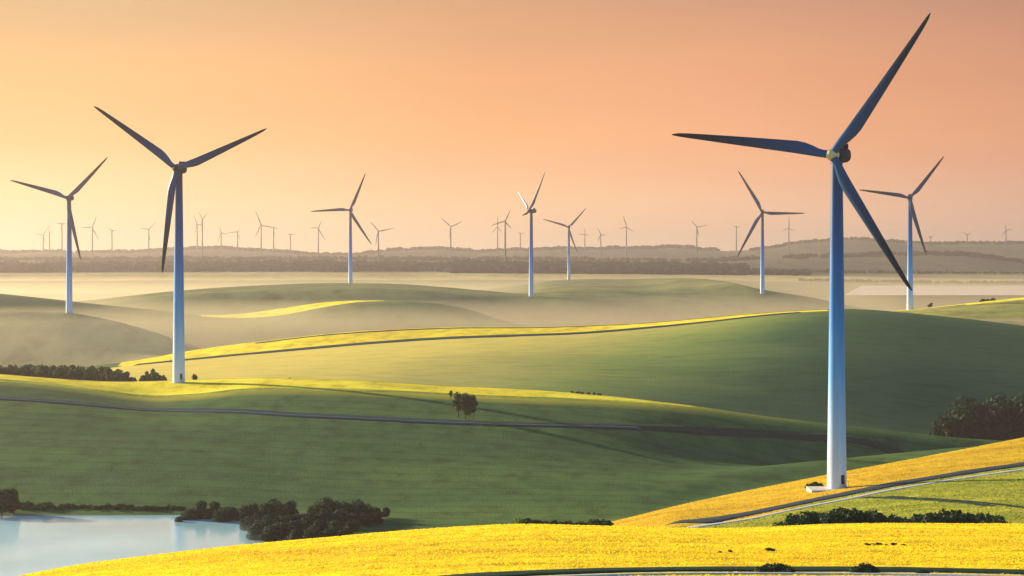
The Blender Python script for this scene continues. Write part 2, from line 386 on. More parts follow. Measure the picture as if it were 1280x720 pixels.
# dark strip beside the nearest turbine: asphalt ribbon also standing for hedge and ditch shade
tb = [(760,676),(860,656),(900,649.5),(950,640.5),(1000,631.5),(1050,621),(1100,611),(1150,601.5),(1200,593.5),(1240,588),(1280,582.5),(1340,574)]
pt = [tuple(hit(x, y-2, 436, 760).xy) for x, y in tb[1:]]
pv = [tuple(hit(x, y+4.5, 436, 760).xy) for x, y in tb[1:]]
print('T1 road', [(round(p[0]),round(p[1])) for p in pt])
print('near', [(round(p[0]),round(p[1])) for p in pn])
ribbon('road', pt, 9.5, M_ASPH, .12, label='dark road strip with hedge and ditch shade passing the nearest turbine')
ribbon('track', pv, 3.0, M_GRAV, .10, label='pale gravel verge along the road by the nearest turbine')
# road across the dark green hill
cb = [(-60,494),(0,498.5),(100,505),(200,511),(300,516),(400,520.5),(500,525),(600,529.5),(700,532.5),(800,534.5),(900,539),(1000,545),(1100,549.5),(1200,553)]
pc = path(cb, 690, 925)
ribbon('road', pc[:8], 9.5, M_DIRT, .12, label='blue-grey lane across the green hill')
ribbon('road', pc[7:], 8.5, M_VERG, .12, label='dark grassy lane on the right part of the green hill')
ribbon('track', path([(x, y+.8) for x, y in cb[:10]], 690, 925), 2.0, M_PALE, .2, label='pale wheel track on the lane across the green hill')
# track on the big ridge
db = [(150,456.5),(180,453),(230,449.5),(320,441.5),(400,434),(480,427.5),(560,422),(640,419.5),(720,416.5),(800,411),(880,403),(950,395)]
def at_row(c, D, lo, hi, dD=0):
    return [((x-640)/F*D, D+dD) for x, y in c if lo <= x <= hi]
ribbon('road', at_row(D_BORD, 1419, 150, 1010), 17, M_DIRT, .15, label='dark lane along the crest of the big ridge', seg=12)
ribbon('track', at_row(D_CREST, 1486, 300, 1130), 7, M_DIRT, .15, label='thin track on the top of the big ridge', seg=12)
# dark drill lines in the olive meadow
for nm, pts in (('thin dark track in the olive meadow below the road', [(1080,622),(1140,624),(1200,628),(1240,633)]),
                ('upper dark track in the olive meadow at the right edge', [(1110,621),(1180,625),(1240,630),(1290,636)])):
    w = []
    for x, y in pts:
        p = hit(x, y, 440, 640); w.append((p.x, p.y))
    ribbon('track', w, 2.4, M_VERG, .1, label=nm, seg=3)

# ------------------------------------------------------------------ standing crop and grass: leaf-sized faces on the nearest fields
def sward(name, mask, count, w, h, m, label, seed, clump=.0):
    r = np.random.default_rng(seed)
    P00 = V3[:-1,:-1]; P01 = V3[:-1,1:]; P10 = V3[1:,:-1]; P11 = V3[1:,1:]
    ar = np.linalg.norm(np.cross(P01-P00, P10-P00), axis=-1)
    wgt = (ar/np.maximum(P00[...,1], 100)**1.0*mask).ravel(); wgt /= wgt.sum()
    c = r.choice(len(wgt), count, p=wgt); a = r.random((count,1)); b = r.random((count,1))
    P = (P00.reshape(-1,3)[c]*(1-a)*(1-b)+P01.reshape(-1,3)[c]*a*(1-b)+P10.reshape(-1,3)[c]*(1-a)*b+P11.reshape(-1,3)[c]*a*b)
    f = .5+.5*np.sin(P[:,0]*.35+np.sin(P[:,1]*.11)*3)*np.sin(P[:,1]*.5+np.sin(P[:,0]*.07)*2)
    hh = h*(.6+.5*f)*r.uniform(.6,1.3,count); ww = w*r.uniform(.6,1.4,count)
    keep = np.ones(count, bool)
    for line, wd in ROADS:
        L = np.array([(p[0], p[1]) for p in line]); A0 = L[:-1]; AB = L[1:]-L[:-1]; dm = np.full(count, 1e9)
        for q0, qd in zip(A0, AB):
            tt = np.clip(((P[:,:2]-q0)@qd)/max(1e-6, qd@qd), 0, 1); dm = np.minimum(dm, np.linalg.norm(P[:,:2]-q0-tt[:,None]*qd, axis=1))
        keep &= dm > wd/2+.5+.5*np.sin(P[:,0]*.6)*np.sin(P[:,1]*.4)
    P = P[keep]; hh = hh[keep]; ww = ww[keep]; count = len(P)
    th = r.uniform(0, 2*np.pi, count); d = np.stack([np.cos(th), np.sin(th), np.zeros(count)], -1)
    ln = np.stack([r.normal(size=count)*.3*hh, r.normal(size=count)*.3*hh, hh], -1)
    A = P-d*ww[:,None]*.5; Bq = P+d*ww[:,None]*.5
    Vq = np.stack([A, Bq, Bq+ln-d*ww[:,None]*.1, A+ln+d*ww[:,None]*.1], 1).reshape(-1,3)
    o = link(name, np_mesh(name, Vq, np.arange(count*4).reshape(-1,4), False), None, [m]); tag(o, label, kind='stuff')
V3 = V.reshape(NL, NS, 3)
ROADS = [(pn, 6.5), (path(near2, 180, 330), 1.8), (pt, 9.5), (pv, 3.0)]
M_HEADS = foliage('yellow_flower_heads', (.70,.46,.012), (.92,.78,.02), .4)
M_STEMS = foliage('golden_grass_heads', (.48,.30,.02), (.72,.52,.03), .4)
M_GRASS = foliage('meadow_grass', (.14,.20,.03), (.48,.44,.05), .4)
vis = (np.abs(CP-640) < 760)
sward('crop', (np.isin(B, [3,4]) & vis & (CD > 205) & (CD < 378)), 60000, .20, .10, M_HEADS, 'yellow flowering crop standing in the foreground field', 1)
sward('grass', ((MI == mats.index(M_GOLD)) & vis & (CP > 700)), 30000, .26, .12, M_STEMS, 'golden grass on the slope round the nearest turbine', 2)
sward('meadow_grass', ((MI == mats.index(M_OLIVE)) & vis & (CP > 780) & (CD < 700)), 45000, .30, .14, M_GRASS, 'olive meadow grass below the road by the nearest turbine', 3)

# ------------------------------------------------------------------ water
def water(name, pts, z, m):
    bm = bmesh.new(); vs = [bm.verts.new((x, y, z)) for x, y in pts]; bm.faces.new(vs)
    me = bpy.data.meshes.new(name); bm.to_mesh(me); bm.free()
    if me.polygons[0].normal.z < 0: me.flip_normals()
    o = link(name, me, None, [m]); tag(o, kind='structure'); return o
def water_mat(name, col, rough, bump, scale, spec=.5):
    m, nt, b, out = mat(name)
    f = noise(nt, .02, 4, (.5,1,1))
    nt.links.new(ramp(nt, f, [(0.3, tuple(c*.8 for c in col)), (0.7, col)]), b.inputs['Base Color'])
    b.inputs['Roughness'].default_value = rough; b.inputs['IOR'].default_value = 1.33; b.inputs['Specular IOR Level'].default_value = spec
    bn = nt.nodes.new('ShaderNodeBump'); bn.inputs['Strength'].default_value = bump; bn.inputs['Distance'].default_value = .05
    nt.links.new(noise(nt, scale, 3, (1,.4,1)), bn.inputs['Height']); nt.links.new(bn.outputs[0], b.inputs['Normal'])
    return m
M_LAKE = water_mat('lake_water', (.36,.64,.70), .12, .25, .8, .35)
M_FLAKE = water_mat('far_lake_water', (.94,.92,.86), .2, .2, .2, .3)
water('lake', [(-330,432),(-28,432),(-28,690),(-330,690)], -11.9, M_LAKE)
water('far_lake', [(436,3150),(2200,3150),(2400,4050),(590,4050)], 3.4, M_FLAKE)

# ------------------------------------------------------------------ turbines
def turbine_mat(name, stops, rough=.35, axis_len=85.0, var=.11):
    m, nt, b, out = mat(name)
    tc = nt.nodes.new('ShaderNodeTexCoord'); sp = nt.nodes.new('ShaderNodeSeparateXYZ')
    nt.links.new(tc.outputs['Object'], sp.inputs[0])
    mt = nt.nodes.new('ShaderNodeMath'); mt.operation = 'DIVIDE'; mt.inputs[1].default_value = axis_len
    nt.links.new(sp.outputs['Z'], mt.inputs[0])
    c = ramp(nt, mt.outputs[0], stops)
    d = noise(nt, .6, 6, (1,1,.08), .7)
    dirt = ramp(nt, d, [(0.3, (1-var*2,)*3), (0.6, (1,1,1))])
    nt.links.new(mix(nt, 1.0, c, dirt, 'MULTIPLY'), b.inputs['Base Color'])
    b.inputs['Roughness'].default_value = rough; b.inputs['Specular IOR Level'].default_value = .22
    return m
# mist light put into tower colour, white feet to blue tops; blades painted blue
M_TOWER = turbine_mat('mist_lit_tower_grade', [(0,(.76,.80,.88)),(.15,(.46,.62,.84)),(.34,(.14,.40,.76)),(.52,(.025,.21,.56)),(.76,(.003,.08,.27)),(1,(.002,.035,.10))])
M_BLADE = turbine_mat('blue_blade_paint', [(0,(.003,.070,.19)),(.35,(.002,.042,.12)),(.75,(.002,.014,.032)),(1,(.004,.007,.012))], .4, 41.0)
M_GREYT = turbine_mat('far_silhouette_grey', [(0,(.16,.14,.14)),(1,(.07,.06,.065))])  # silhouette darkness of the far towers put into the colour, darker upward
M_NAC = plain('dark_nacelle_paint', (.005,.013,.032), .5, .3, 1.5, .06)
M_HUB = plain('sunlit_hub', (.66,.50,.24), .35, .3, 1.5, .5)  # golden sunlight put into the off-white hub's base colour
M_DARK = plain('dark_steel', (.02,.022,.025), .5, .3)
M_CONC = plain('concrete_pad', (.52,.47,.38), .9, .2, .8, bump=.3)

def lathe(prof, n=32, cap=True):
    bm = bmesh.new(); rings = []
    for r, z in prof:
        rings.append([bm.verts.new((r*math.cos(2*math.pi*i/n), r*math.sin(2*math.pi*i/n), z)) for i in range(n)])
    for a, b in zip(rings, rings[1:]):
        for i in range(n): bm.faces.new((a[i], a[(i+1)%n], b[(i+1)%n], b[i]))
    if cap:
        bm.faces.new(list(reversed(rings[0]))); bm.faces.new(rings[-1])
    return bm
def bm_obj(name, bm, parent, m, smooth=True):
    bmesh.ops.recalc_face_normals(bm, faces=bm.faces)
    me = bpy.data.meshes.new(name); bm.to_mesh(me); bm.free()
    if smooth:
        for p in me.polygons: p.use_smooth = len(p.vertices) == 4
    return link(name, me, parent, [m])
H = 85.0
def tower_bm(fl=True):
    prof = []
    r = lambda z: 2.5 + (1.45-2.5)*(z/H)
    secs = [0, 21, 42, 63, 83.0]
    for a, b in zip(secs, secs[1:]):
        prof += [(r(a+.12), a+.12), (r(b-.12), b-.12)]
        if fl and b < 83: prof += [(r(b)+.045, b-.1), (r(b)+.045, b+.1)]
    prof = [(2.75, 0), (2.75, .12)] + prof + [(1.62, 82.9), (1.62, 83.3)]
    return lathe(prof, 36)
def blade_bm():
    bm = bmesh.new(); L = 40.0; n = 20; rings = []
    st = [(0,.0,1),( .03,0,1),(.06,.1,1),(.10,.45,1),(.15,.8,1),(.20,1,1),(.26,1,1),(.35,1,1),(.5,1,1),(.65,1,1),(.8,1,1),(.9,1,1),(.96,1,1),(.99,1,1),(1.0,1,1)]
    for t, k, _ in st:
        z = 1.0+t*L
        chord = (3.75*(1-t)**.85+.75*t)*(1.0 if t < .93 else max(.12, math.sqrt(max(0.0, 1-((t-.93)/.072)**2))))
        rr = 1.0
        tw = math.radians(16*(1-t)**2 - 1)
        ring = []
        for i in range(n):
            a = 2*math.pi*i/n
            cx, cy = rr*math.cos(a), rr*math.sin(a)                     # round root
            xx = (math.cos(a)*.5+.5)                                    # airfoil 0..1 across the chord
            th = (.20-.10*t)*chord*(math.sin(a))*(.35+.65*math.sin(math.pi*(1-xx)**.6))*.9
            ax = (xx-.24)*chord; ay = th
            x = cx*(1-k)+ax*k; y = cy*(1-k)+ay*k
            x, y = x*math.cos(tw)-y*math.sin(tw), x*math.sin(tw)+y*math.cos(tw)
            ring.append(bm.verts.new((x, y-1.2*t*t, z)))                # pre-bend away from the tower
        rings.append(ring)
    for a, b in zip(rings, rings[1:]):
        for i in range(n): bm.faces.new((a[i], a[(i+1)%n], b[(i+1)%n], b[i]))
    bm.faces.new(list(reversed(rings[0]))); bm.faces.new(rings[-1])
    return bm
def nacelle_bm():
    """axis along +Y (back) from the hub; origin on the tower top"""
    bm = bmesh.new(); n = 24; rings = []
    for y, w, h, zo in [(-2.3,1.35,1.35,0),(-2.0,1.6,1.6,0),(-.5,1.85,1.9,.05),(2.0,1.95,2.0,.1),(5.0,1.85,1.9,.15),(6.4,1.6,1.6,.2),(6.9,1.15,1.1,.25)]:
        r = []
        for i in range(n):
            a = 2*math.pi*i/n; c, s = math.cos(a), math.sin(a); p = 3.2
            rad = (abs(c)**p+abs(s)**p)**(-1/p)
            r.append(bm.verts.new((c*rad*w, y, s*rad*h+zo)))
        rings.append(r)
    for a, b in zip(rings, rings[1:]):
        for i in range(n): bm.faces.new((a[i], a[(i+1)%n], b[(i+1)%n], b[i]))
    bm.faces.new(rings[0]); bm.faces.new(list(reversed(rings[-1])))
    # roof cooler
    for x0, x1, y0, y1, z0, z1 in [(-1.3,1.3,4.6,5.2,1.9,3.1)]:
        vs = [bm.verts.new((x, y, z)) for x in (x0,x1) for y in (y0,y1) for z in (z0,z1)]
        for f in ((0,1,3,2),(4,6,7,5),(0,4,5,1),(2,3,7,6),(0,2,6,4),(1,5,7,3)): bm.faces.new([vs[i] for i in f])
    return bm
def hub_bm():
    """spinner cone, pointing to -Y, with three collars made separately by the blade roots"""
    b = lathe([(1.72,-.4),(1.8,.5),(1.8,1.5),(1.7,2.5),(1.35,3.3),(.8,3.9),(.25,4.15),(.02,4.2)], 28)
    bmesh.ops.rotate(b, verts=b.verts, cent=(0,0,0), matrix=Matrix.Rotation(math.radians(90), 3, 'X'))
    return b
me_cache = {}
def get_mesh(key, fn, m):
    if key not in me_cache:
        bm = fn(); bmesh.ops.recalc_face_normals(bm, faces=bm.faces)
        me = bpy.data.meshes.new(key); bm.to_mesh(me); bm.free(); me.materials.append(m)
        for p in me.polygons: p.use_smooth = len(p.vertices) == 4
        me.set_sharp_from_angle(angle=math.radians(40))
        me_cache[key] = me
    return me_cache[key]
def part(name, me, parent):
    o = bpy.data.objects.new(name, me); COL.objects.link(o); o.parent = parent; return o
def door_bm():
    bm = bmesh.new()
    bmesh.ops.create_cube(bm, size=1); bmesh.ops.scale(bm, vec=(1.0,.25,2.2), verts=bm.verts)
    bmesh.ops.bevel(bm, geom=bm.edges, offset=.05, segments=2); return bm
def steps_bm():
    bm = bmesh.new()
    for k in range(5):
        r = bmesh.ops.create_cube(bm, size=1)['verts']
        bmesh.ops.scale(bm, vec=(1.3,.32,.06), verts=r); bmesh.ops.translate(bm, vec=(0,-.3*(4-k)-.4,.3+.3*k), verts=r)
    for x in (-.65,.65):
        r = bmesh.ops.create_cube(bm, size=1)['verts']
        bmesh.ops.scale(bm, vec=(.05,.05,2.2), verts=r); bmesh.ops.translate(bm, vec=(x,-1.6,1.1), verts=r)
        r = bmesh.ops.create_cube(bm, size=1)['verts']
        bmesh.ops.scale(bm, vec=(.05,1.6,.05), verts=r); bmesh.ops.translate(bm, vec=(x,-.9,2.2), verts=r)
    return bm
def slab_bm():
    bm = bmesh.new(); r = bmesh.ops.create_cube(bm, size=1)['verts']
    bmesh.ops.scale(bm, vec=(12.0,11,1.6), verts=r); bmesh.ops.translate(bm, vec=(-1.2,-.5,-.62), verts=r)
    bmesh.ops.bevel(bm, geom=bm.edges, offset=.12, segments=2)
    return bm

def turbine(label, x, y, hub_z, base_z, yaw, blades, detail=0, group=None, L=None):
    """blades: image-plane directions (dx right, dz up) in px as seen from the camera at this distance,
    optionally with a depth component. yaw: radians the rotor is turned to the left of the camera."""
    root = empty('wind_turbine', (x, y, base_z)); tag(root, label, 'wind turbine', group)
    sz = (hub_z-base_z)/85.0
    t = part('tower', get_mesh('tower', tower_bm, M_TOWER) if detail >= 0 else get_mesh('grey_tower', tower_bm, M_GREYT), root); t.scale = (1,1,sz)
    s = sz if detail < 2 else 1.0
    k = F/y                                   # px per metre here
    top = hub_z-base_z
    nc = part('nacelle', get_mesh('nacelle', nacelle_bm, M_NAC), root)
    nc.location = (0,0,top); nc.rotation_euler = (0,0,-yaw)
    hb = part('hub', get_mesh('hub' if detail >= 2 else 'dark_hub', hub_bm, M_HUB if detail >= 2 else M_NAC), root)
    fw = Vector((-math.sin(yaw), -math.cos(yaw), 0))
    hb.scale = (.86,.8,.86); hb.location = Vector((0,0,top))+fw*2.3; hb.rotation_euler = (0,0,-yaw)
    c = Vector((0,0,top))+fw*3.9
    back = -fw
    for bl in blades:
        dx, dz = bl[0]/k, bl[1]/k
        if len(bl) > 2: dy = bl[2]/k
        else: dy = -dx*back.x/back.y if abs(back.y) > .05 else 0
        v = Vector((dx, dy, dz)); ln = v.length
        Z = v.normalized(); Y = (back - Z*back.dot(Z)).normalized(); X = Y.cross(Z)
        b = part('blade', get_mesh('blade', blade_bm, M_BLADE), root)
        sc = ln/41.0
        mm = Matrix((X, Y, Z)).transposed().to_4x4()
        w = min(1.25, max(.8, sc)) if detail < 2 else 1.0
        b.matrix_local = Matrix.Translation(c) @ mm @ Matrix.Diagonal((w, w, sc, 1))
    if detail >= 1:
        d = part('door', get_mesh('door', door_bm, M_DARK), root)
        a = math.radians(30); d.location = (math.sin(a)*2.45, -math.cos(a)*2.45, 2.6); d.rotation_euler = (0,0,a)
        st = part('stairs', get_mesh('stairs', steps_bm, M_DARK), root)
        st.location = (math.sin(a)*2.5, -math.cos(a)*2.5, 0); st.rotation_euler = (0,0,a)
    if detail >= 2:
        f = part('foundation', get_mesh('foundation', slab_bm, M_CONC), root)
    return root
def big(label, hub, base, D, yaw, bl, detail=1, group=None):
    x = (base[0]-640)/F*D; zh = CZ-(hub[1]-HOR)/F*D
    zb = CZ-(base[1]-HOR)/F*D
    zt = gz(x, D)
    if abs(zb-zt) > 3: print('turbine base mismatch', label, zb, zt)
    return turbine(label, x, D, zh, zt-.1 if detail < 2 else max(zt-.1, zb), yaw, bl, detail, group)
R = math.radians
BG = 'large turbines on the near and middle hills'
big('largest turbine, blue and nearest, on a concrete pad in the golden field', (1046,194), (1046,612), 612, R(27), [(-190,29),(114,170),(94,-168)], 2, BG)
big('tall blue turbine on the yellow crest at the left, grove beside its foot', (224,211), (223.5,475), 962, R(8), [(-104,78),(115,49),(-16,-130)], 1, BG)
big('leftmost large turbine standing on the hazy brown hill', (87,247.5), (86.5,391), 1770, R(8), [(-73,22),(52,51),(18,-77)], 0, BG)
big('rightmost large turbine, behind the lower blade of the nearest one', (1138,247.5), (1137.5,387), 1821, R(10), [(-62,10),(41,52),(20,-70)], 0, BG)
big('slim turbine on a misty green hill with one blade pointing flat left', (438.5,262.5), (438,354), 2772, R(8), [(-49,-2),(20,46),(28,-43)], 0, BG)
big('turbine with dark bunched nacelle and two thin blades in a narrow V', (664.5,264), (664,370), 2410, R(40), [(-13,25,40),(21,49,-8),(-7,-6,-44)], 0, BG)
big('smaller turbine just right of the narrow V one on the far green hill', (711.5,284), (711,350), 3800, R(8), [(-32,10),(22,24),(11,-31)], 0, BG)
big('turbine left of the nearest one with a blade pointing flat right', (953.5,265.5), (953,363), 2610, R(8), [(-30,52),(52,-1),(-31,-57)], 0, BG)
FG = 'small turbines along the far skyline'
FARS = [ # px, hub py, base py, D, blades, label
 (54,294,316,8800,[(-11,2),(7,10),(4,-12)],'faint tiny turbine nearest the left edge of the skyline'),
 (62,292,316,9000,[(-1,11),(1,-11),(2,3,9)],'faint edge-on turbine left of the leftmost large tower'),
 (77.5,280,315,8200,[(-5,1,-13),(5,1,12),(0,-12)],'faint tall turbine just left of the leftmost large tower'),
 (115.5,284,319,7600,[(6,15),(-14,-1),(9,-16)],'small turbine with three spread blades right of the leftmost large tower'),
 (140,288.5,317,8400,[(-3,4,-12),(4,1,12),(0,-12,3)],'small edge-on turbine between the two leftmost large towers'),
 (186,287,316,7900,[(-11,2),(9,9),(2,-14)],'small turbine left of the tall blue turbine at the left'),
 (246.5,281,311,8600,[(-4,12,2),(-3,-12,3),(7,1,10)],'paler one of the close pair right of the tall blue turbine'),
 (253,274,311,7400,[(-5,9,8),(8,9),(0,-17)],'darker one of the close pair right of the tall blue turbine'),
 (276.5,291,313,8800,[(-2,8),(11,-1),(-4,-12)],'left one of two faint turbines whose blades meet in mid-air'),
 (297,290,313,8700,[(-12,-1),(2,3,9),(4,-11)],'right one of two faint turbines whose blades meet in mid-air'),
 (326.5,281.5,315,7700,[(-7,18),(14,-2),(-7,-15)],'turbine with a raised blade left of the slim hill turbine'),
 (342,284.5,316,8300,[(-14,2),(5,-1,12),(2,-12)],'small turbine touched by its left neighbour blade tip'),
 (363,293.5,318,9000,[(-3,1,-10),(5,1,9),(0,-11)],'short faint turbine in the gap left of the slim hill turbine'),
 (398,285,319,7800,[(4,9),(-10,0),(9,-15)],'small turbine close left of the slim hill turbine'),
 (473,289,328,6400,[(-10,12),(20,4),(-3,-17)],'turbine right of the slim hill turbine with its foot at the tree band'),
 (563.5,283.5,315,7600,[(-12,11),(15,7),(-1,-16)],'lone turbine with a wide V of blades at the centre of the skyline'),
 (622,283,314,8300,[(0,13),(-6,-8,8),(6,-8,-8)],'thin edge-on turbine left of the curved-blade one'),
 (631.5,276.5,325,5300,[(-18,-6),(7,15),(8,-9)],'darker skyline turbine left of the narrow V one, foot in the tree band'),
 (650.5,292,313,9000,[(-4,1,-9),(5,1,9),(0,-10)],'tiny turbine immediately left of the narrow V one'),
 (731,293.5,314,8800,[(-9,1),(6,0,8),(0,9)],'tiny turbine with a flat blade right of the far green hill one'),
 (751,293.5,325,7600,[(8,0),(-4,9),(-4,-9)],'small turbine with raised left blade right of the far green hill one'),
 (783,283.5,315,7700,[(-4,14),(9,-6),(-8,-3)],'small turbine with one blade nearly upright, right of centre'),
 (871,284,325,7300,[(-7,8),(13,3),(3,-12)],'small turbine midway between the centre group and the flat right blade one'),
 (920.5,284,314,8500,[(-5,1,-12),(5,1,11),(0,-12)],'faint turbine behind the raised blade of the flat right blade one'),
 (986,285.5,319,7600,[(0,15),(-7,-3,9),(7,-3,-9)],'small turbine left of the nearest tower with an upright blade'),
 (1163,297,305,9100,[(-3,2),(3,3),(0,-5)],'barely visible turbine on the right skyline beside the rightmost large tower'),
 (1209,293.5,305,9000,[(-6,3),(5,3),(0,-7)],'tiny turbine on the right skyline'),
 (1257.5,288,305,8600,[(-2,9),(8,2),(-5,-7)],'skyline turbine nearest the right edge'),
]
for (px, hp, bp, D, bl, lab) in FARS:
    x = (px-640)/F*D; zt = gz(x, D); zh = CZ-(hp-HOR)/F*D
    turbine(lab, x, D, zh, min(zt-.2, zh-15), R(5), bl, -1, FG)

# ------------------------------------------------------------------ vegetation
def leaf_cloud(n_lobes, spread, lobe_r, leaves, size, flat=.8, seed=0, bottom=0.0):
    """many small leaf faces spread in lumpy clumps; returns V, F (quads)"""
    r = np.random.default_rng(seed)
    V = []; Fq = []
    cen = []
    for _ in range(n_lobes):
        d = r.normal(size=3); d /= np.linalg.norm(d); k = r.uniform(.2, 1)**.6
        cen.append((d*k*np.array(spread), lobe_r*r.uniform(.55, 1.15)))
    tot = sum(c[1]**2 for c in cen)
    for c, rad in cen:
        m = int(leaves*rad**2/tot)
        d = r.normal(size=(m, 3)); d /= np.linalg.norm(d, axis=1)[:, None]
        rr = rad*r.uniform(.3, 1.08, size=m)**.45
        P = c+d*rr[:, None]*np.array([1,1,flat])
        for p, nn in zip(P, d):
            nn = nn+r.normal(size=3)*.55; nn /= np.linalg.norm(nn)
            a = np.cross(nn, r.normal(size=3)); a /= np.linalg.norm(a)+1e-9; b = np.cross(nn, a)
            s = size*r.uniform(.5, 1.3)
            k = len(V)
            V += [p-a*s*.5-b*s*.35, p+a*s*.5-b*s*.3, p+a*s*.45+b*s*.4, p-a*s*.5+b*s*.3]
            Fq.append((k, k+1, k+2, k+3))
    V = np.array(V); 
    V[:, 2] = np.maximum(V[:, 2], bottom-abs(V[:, 2]-bottom)*.15) if bottom is not None else V[:, 2]
    return V, np.array(Fq)
def trunk_mesh(name, h, r, seed, limbs=5, spreadf=.35):
    rr = random.Random(seed); bm = bmesh.new()
    def tube(p0, p1, r0, r1, bend):
        n = 7; rings = []
        d = (p1-p0).normalized(); a = d.orthogonal().normalized(); b = d.cross(a)
        for k in range(4):
            t = k/3; c = p0.lerp(p1, t)+bend*math.sin(math.pi*t); q = r0+(r1-r0)*t
            rings.append([bm.verts.new(c+(a*math.cos(2*math.pi*i/n)+b*math.sin(2*math.pi*i/n))*q) for i in range(n)])
        for u, v in zip(rings, rings[1:]):
            for i in range(n): bm.faces.new((u[i], u[(i+1)%n], v[(i+1)%n], v[i]))
    top = Vector((rr.uniform(-.06,.06)*h, rr.uniform(-.06,.06)*h, h*.85))
    tube(Vector((0,0,-.4)), top, r, r*.3, Vector((rr.uniform(-.03,.03)*h, 0, 0)))
    for k in range(limbs):
        t = rr.uniform(.35, .8); a = rr.uniform(0, 6.28); p = Vector((0,0,0)).lerp(top, t)
        e = p+Vector((math.cos(a)*spreadf*h, math.sin(a)*spreadf*h, h*.22))
        tube(p, e, r*.45*(1-t*.5), r*.12, Vector((0,0,-.02*h)))
    me = bpy.data.meshes.new(name); bm.to_mesh(me); bm.free(); return me
M_FOLD = foliage('dark_foliage', (.004,.023,.014), (.012,.048,.024))
M_FOLM = foliage('mid_foliage', (.022,.045,.018), (.06,.09,.032))
M_FOLB = foliage('bush_foliage', (.006,.028,.014), (.025,.070,.022))
M_FOLY = foliage('bright_bush_foliage', (.10,.16,.03), (.22,.28,.05))
M_BARK = plain('bark', (.07,.055,.04), .9, .3, 3)

def tree_proto(kind, seed):
    if kind == 'round':   # 9 m broad tree by the lake
        V, Fq = leaf_cloud(13, (2.6,2.6,2.3), 1.9, 3400, .42, .85, seed, None); V[:, 2] += 3.0; V[:, 2] = np.abs(V[:, 2]); h, r = 5.4, .28
    elif kind == 'grove': # 7 m grove tree
        V, Fq = leaf_cloud(8, (1.5,1.5,2.1), 1.35, 1300, .42, .95, seed, None); V[:, 2] += 3.3; V[:, 2] = np.abs(V[:, 2]); h, r = 5.0, .2
    elif kind == 'lean':  # slender tree with a small high crown
        V, Fq = leaf_cloud(7, (1.3,1.1,.9), .95, 900, .35, .8, seed, None); V[:, 2] += 9.6; h, r = 10.5, .16
    elif kind == 'slim':
        V, Fq = leaf_cloud(12, (.8,.8,4.0), 1.0, 1600, .35, 1.3, seed, None); V[:, 2] += 5.9; h, r = 9.5, .16
    me = np_mesh(kind+'_crown', V, Fq, False)
    tm = trunk_mesh(kind+'_trunk', h, r, seed, 5, .22 if kind != 'lean' else .1)
    return me, tm
protos = {k: [tree_proto(k, 10*i+j) for j in range(4)] for i, k in enumerate(('round','grove','lean','slim'))}
mats_done = set()
def tree(kind, p, s, label, cat='tree', group=None, fm=None, sz=1.0, sink=0.15):
    v = random.randrange(4); me, tm = protos[kind][v]
    if me.name not in mats_done:
        me.materials.append(fm or M_FOLD); tm.materials.append(M_BARK); mats_done.add(me.name)
    root = empty('tree', (p[0], p[1], gz(p[0], p[1])-sink), random.uniform(0, 6.28)); tag(root, label, cat, group)
    root.scale = (s, s, s*sz)
    part('crown', me, root); part('trunk', tm, root)
    return root
def bush_proto(seed, n=700):
    V, Fq = leaf_cloud(8, (1.0,.9,.55), .8, n, .28, .85, seed, None); V[:, 2] += .75
    V[:, 2] = np.maximum(V[:, 2], .0-.02*abs(V[:, 0]))
    return np_mesh('bush_leaves', V, Fq, False)
bushes = [bush_proto(100+i) for i in range(5)]
for b in bushes: b.materials.append(M_FOLB)
bushy = [bush_proto(200+i) for i in range(2)]
for b in bushy: b.materials.append(M_FOLY)
def bush(p, s, label, group=None, hz=1.0, lib=None, sink=.05):
    o = bpy.data.objects.new('bush', random.choice(lib or bushes)); COL.objects.link(o)
    o.location = (p[0], p[1], gz(p[0], p[1])-sink); o.rotation_euler = (0,0,random.uniform(0,6.28)); o.scale = (s, s, s*hz)
    tag(o, label, 'bush', group); return o
def at(px, D): return ((px-640)/F*D, D)

# grove on the left behind the green hill
for k in range(78):
    px = random.uniform(-45, 172); D = 1010+random.uniform(0, 70)
    hh = 1.0 if px < 120 else 1.0-(px-120)/52*.45
    top = float(np.interp(px, [-60,20,60,100,130,150,165,180], [452,453,452,453,455,459,465,471]))+random.uniform(-1.5,3)
    x, y = at(px, D); hh = (CZ-(top-HOR)/F*D-gz(x, y))/6.6
    tree('grove', (x, y), max(.6, hh), 'dense grove tree on the left, behind the crest of the green hill', group='grove trees behind the green hill', fm=M_FOLM)
for k, (px, D, s) in enumerate([(178,1000,.85),(185,1004,1.05),(192,1001,1.15),(198,1006,.95),(205,1002,.7)]):
    tree('grove', at(px, D), s, 'small loose tree in the row between the grove and the tall blue turbine', group='small trees by the tall blue turbine', fm=M_FOLM)
# lake shore trees
SH = 'rounded trees on the lake shore'
shore = [(226,640,.62),(234,645,.8),(243,646,.95),(256,648,1.15),(264,650,1.0),(278,640,.95),(290,644,1.05),(302,640,1.05),(316,642,1.0),(330,636,1.1),(342,640,1.15),(356,638,1.2),(368,640,1.1),
         (322,600,.95),(338,594,1.0),(352,598,1.05),(370,604,1.0),(386,606,1.0),(398,634,1.05),(410,632,1.25),(421,636,1.3),(434,634,1.2),(446,638,1.05),(404,604,.95),(420,600,.8),(440,606,.75),(458,640,.8),(470,642,.7),(480,644,.6),(330,570,.6),(346,566,.7),(362,568,.7),(384,572,.7),(400,566,.6),(350,616,1.0),(364,618,1.0),(378,620,1.05),(392,618,1.0),(408,618,1.0),(424,620,.95),(440,622,.9),(456,624,.8),(470,626,.7),(310,620,.8),(334,616,.9),(372,586,.85),(392,588,.85),(412,590,.8),(430,592,.7)]
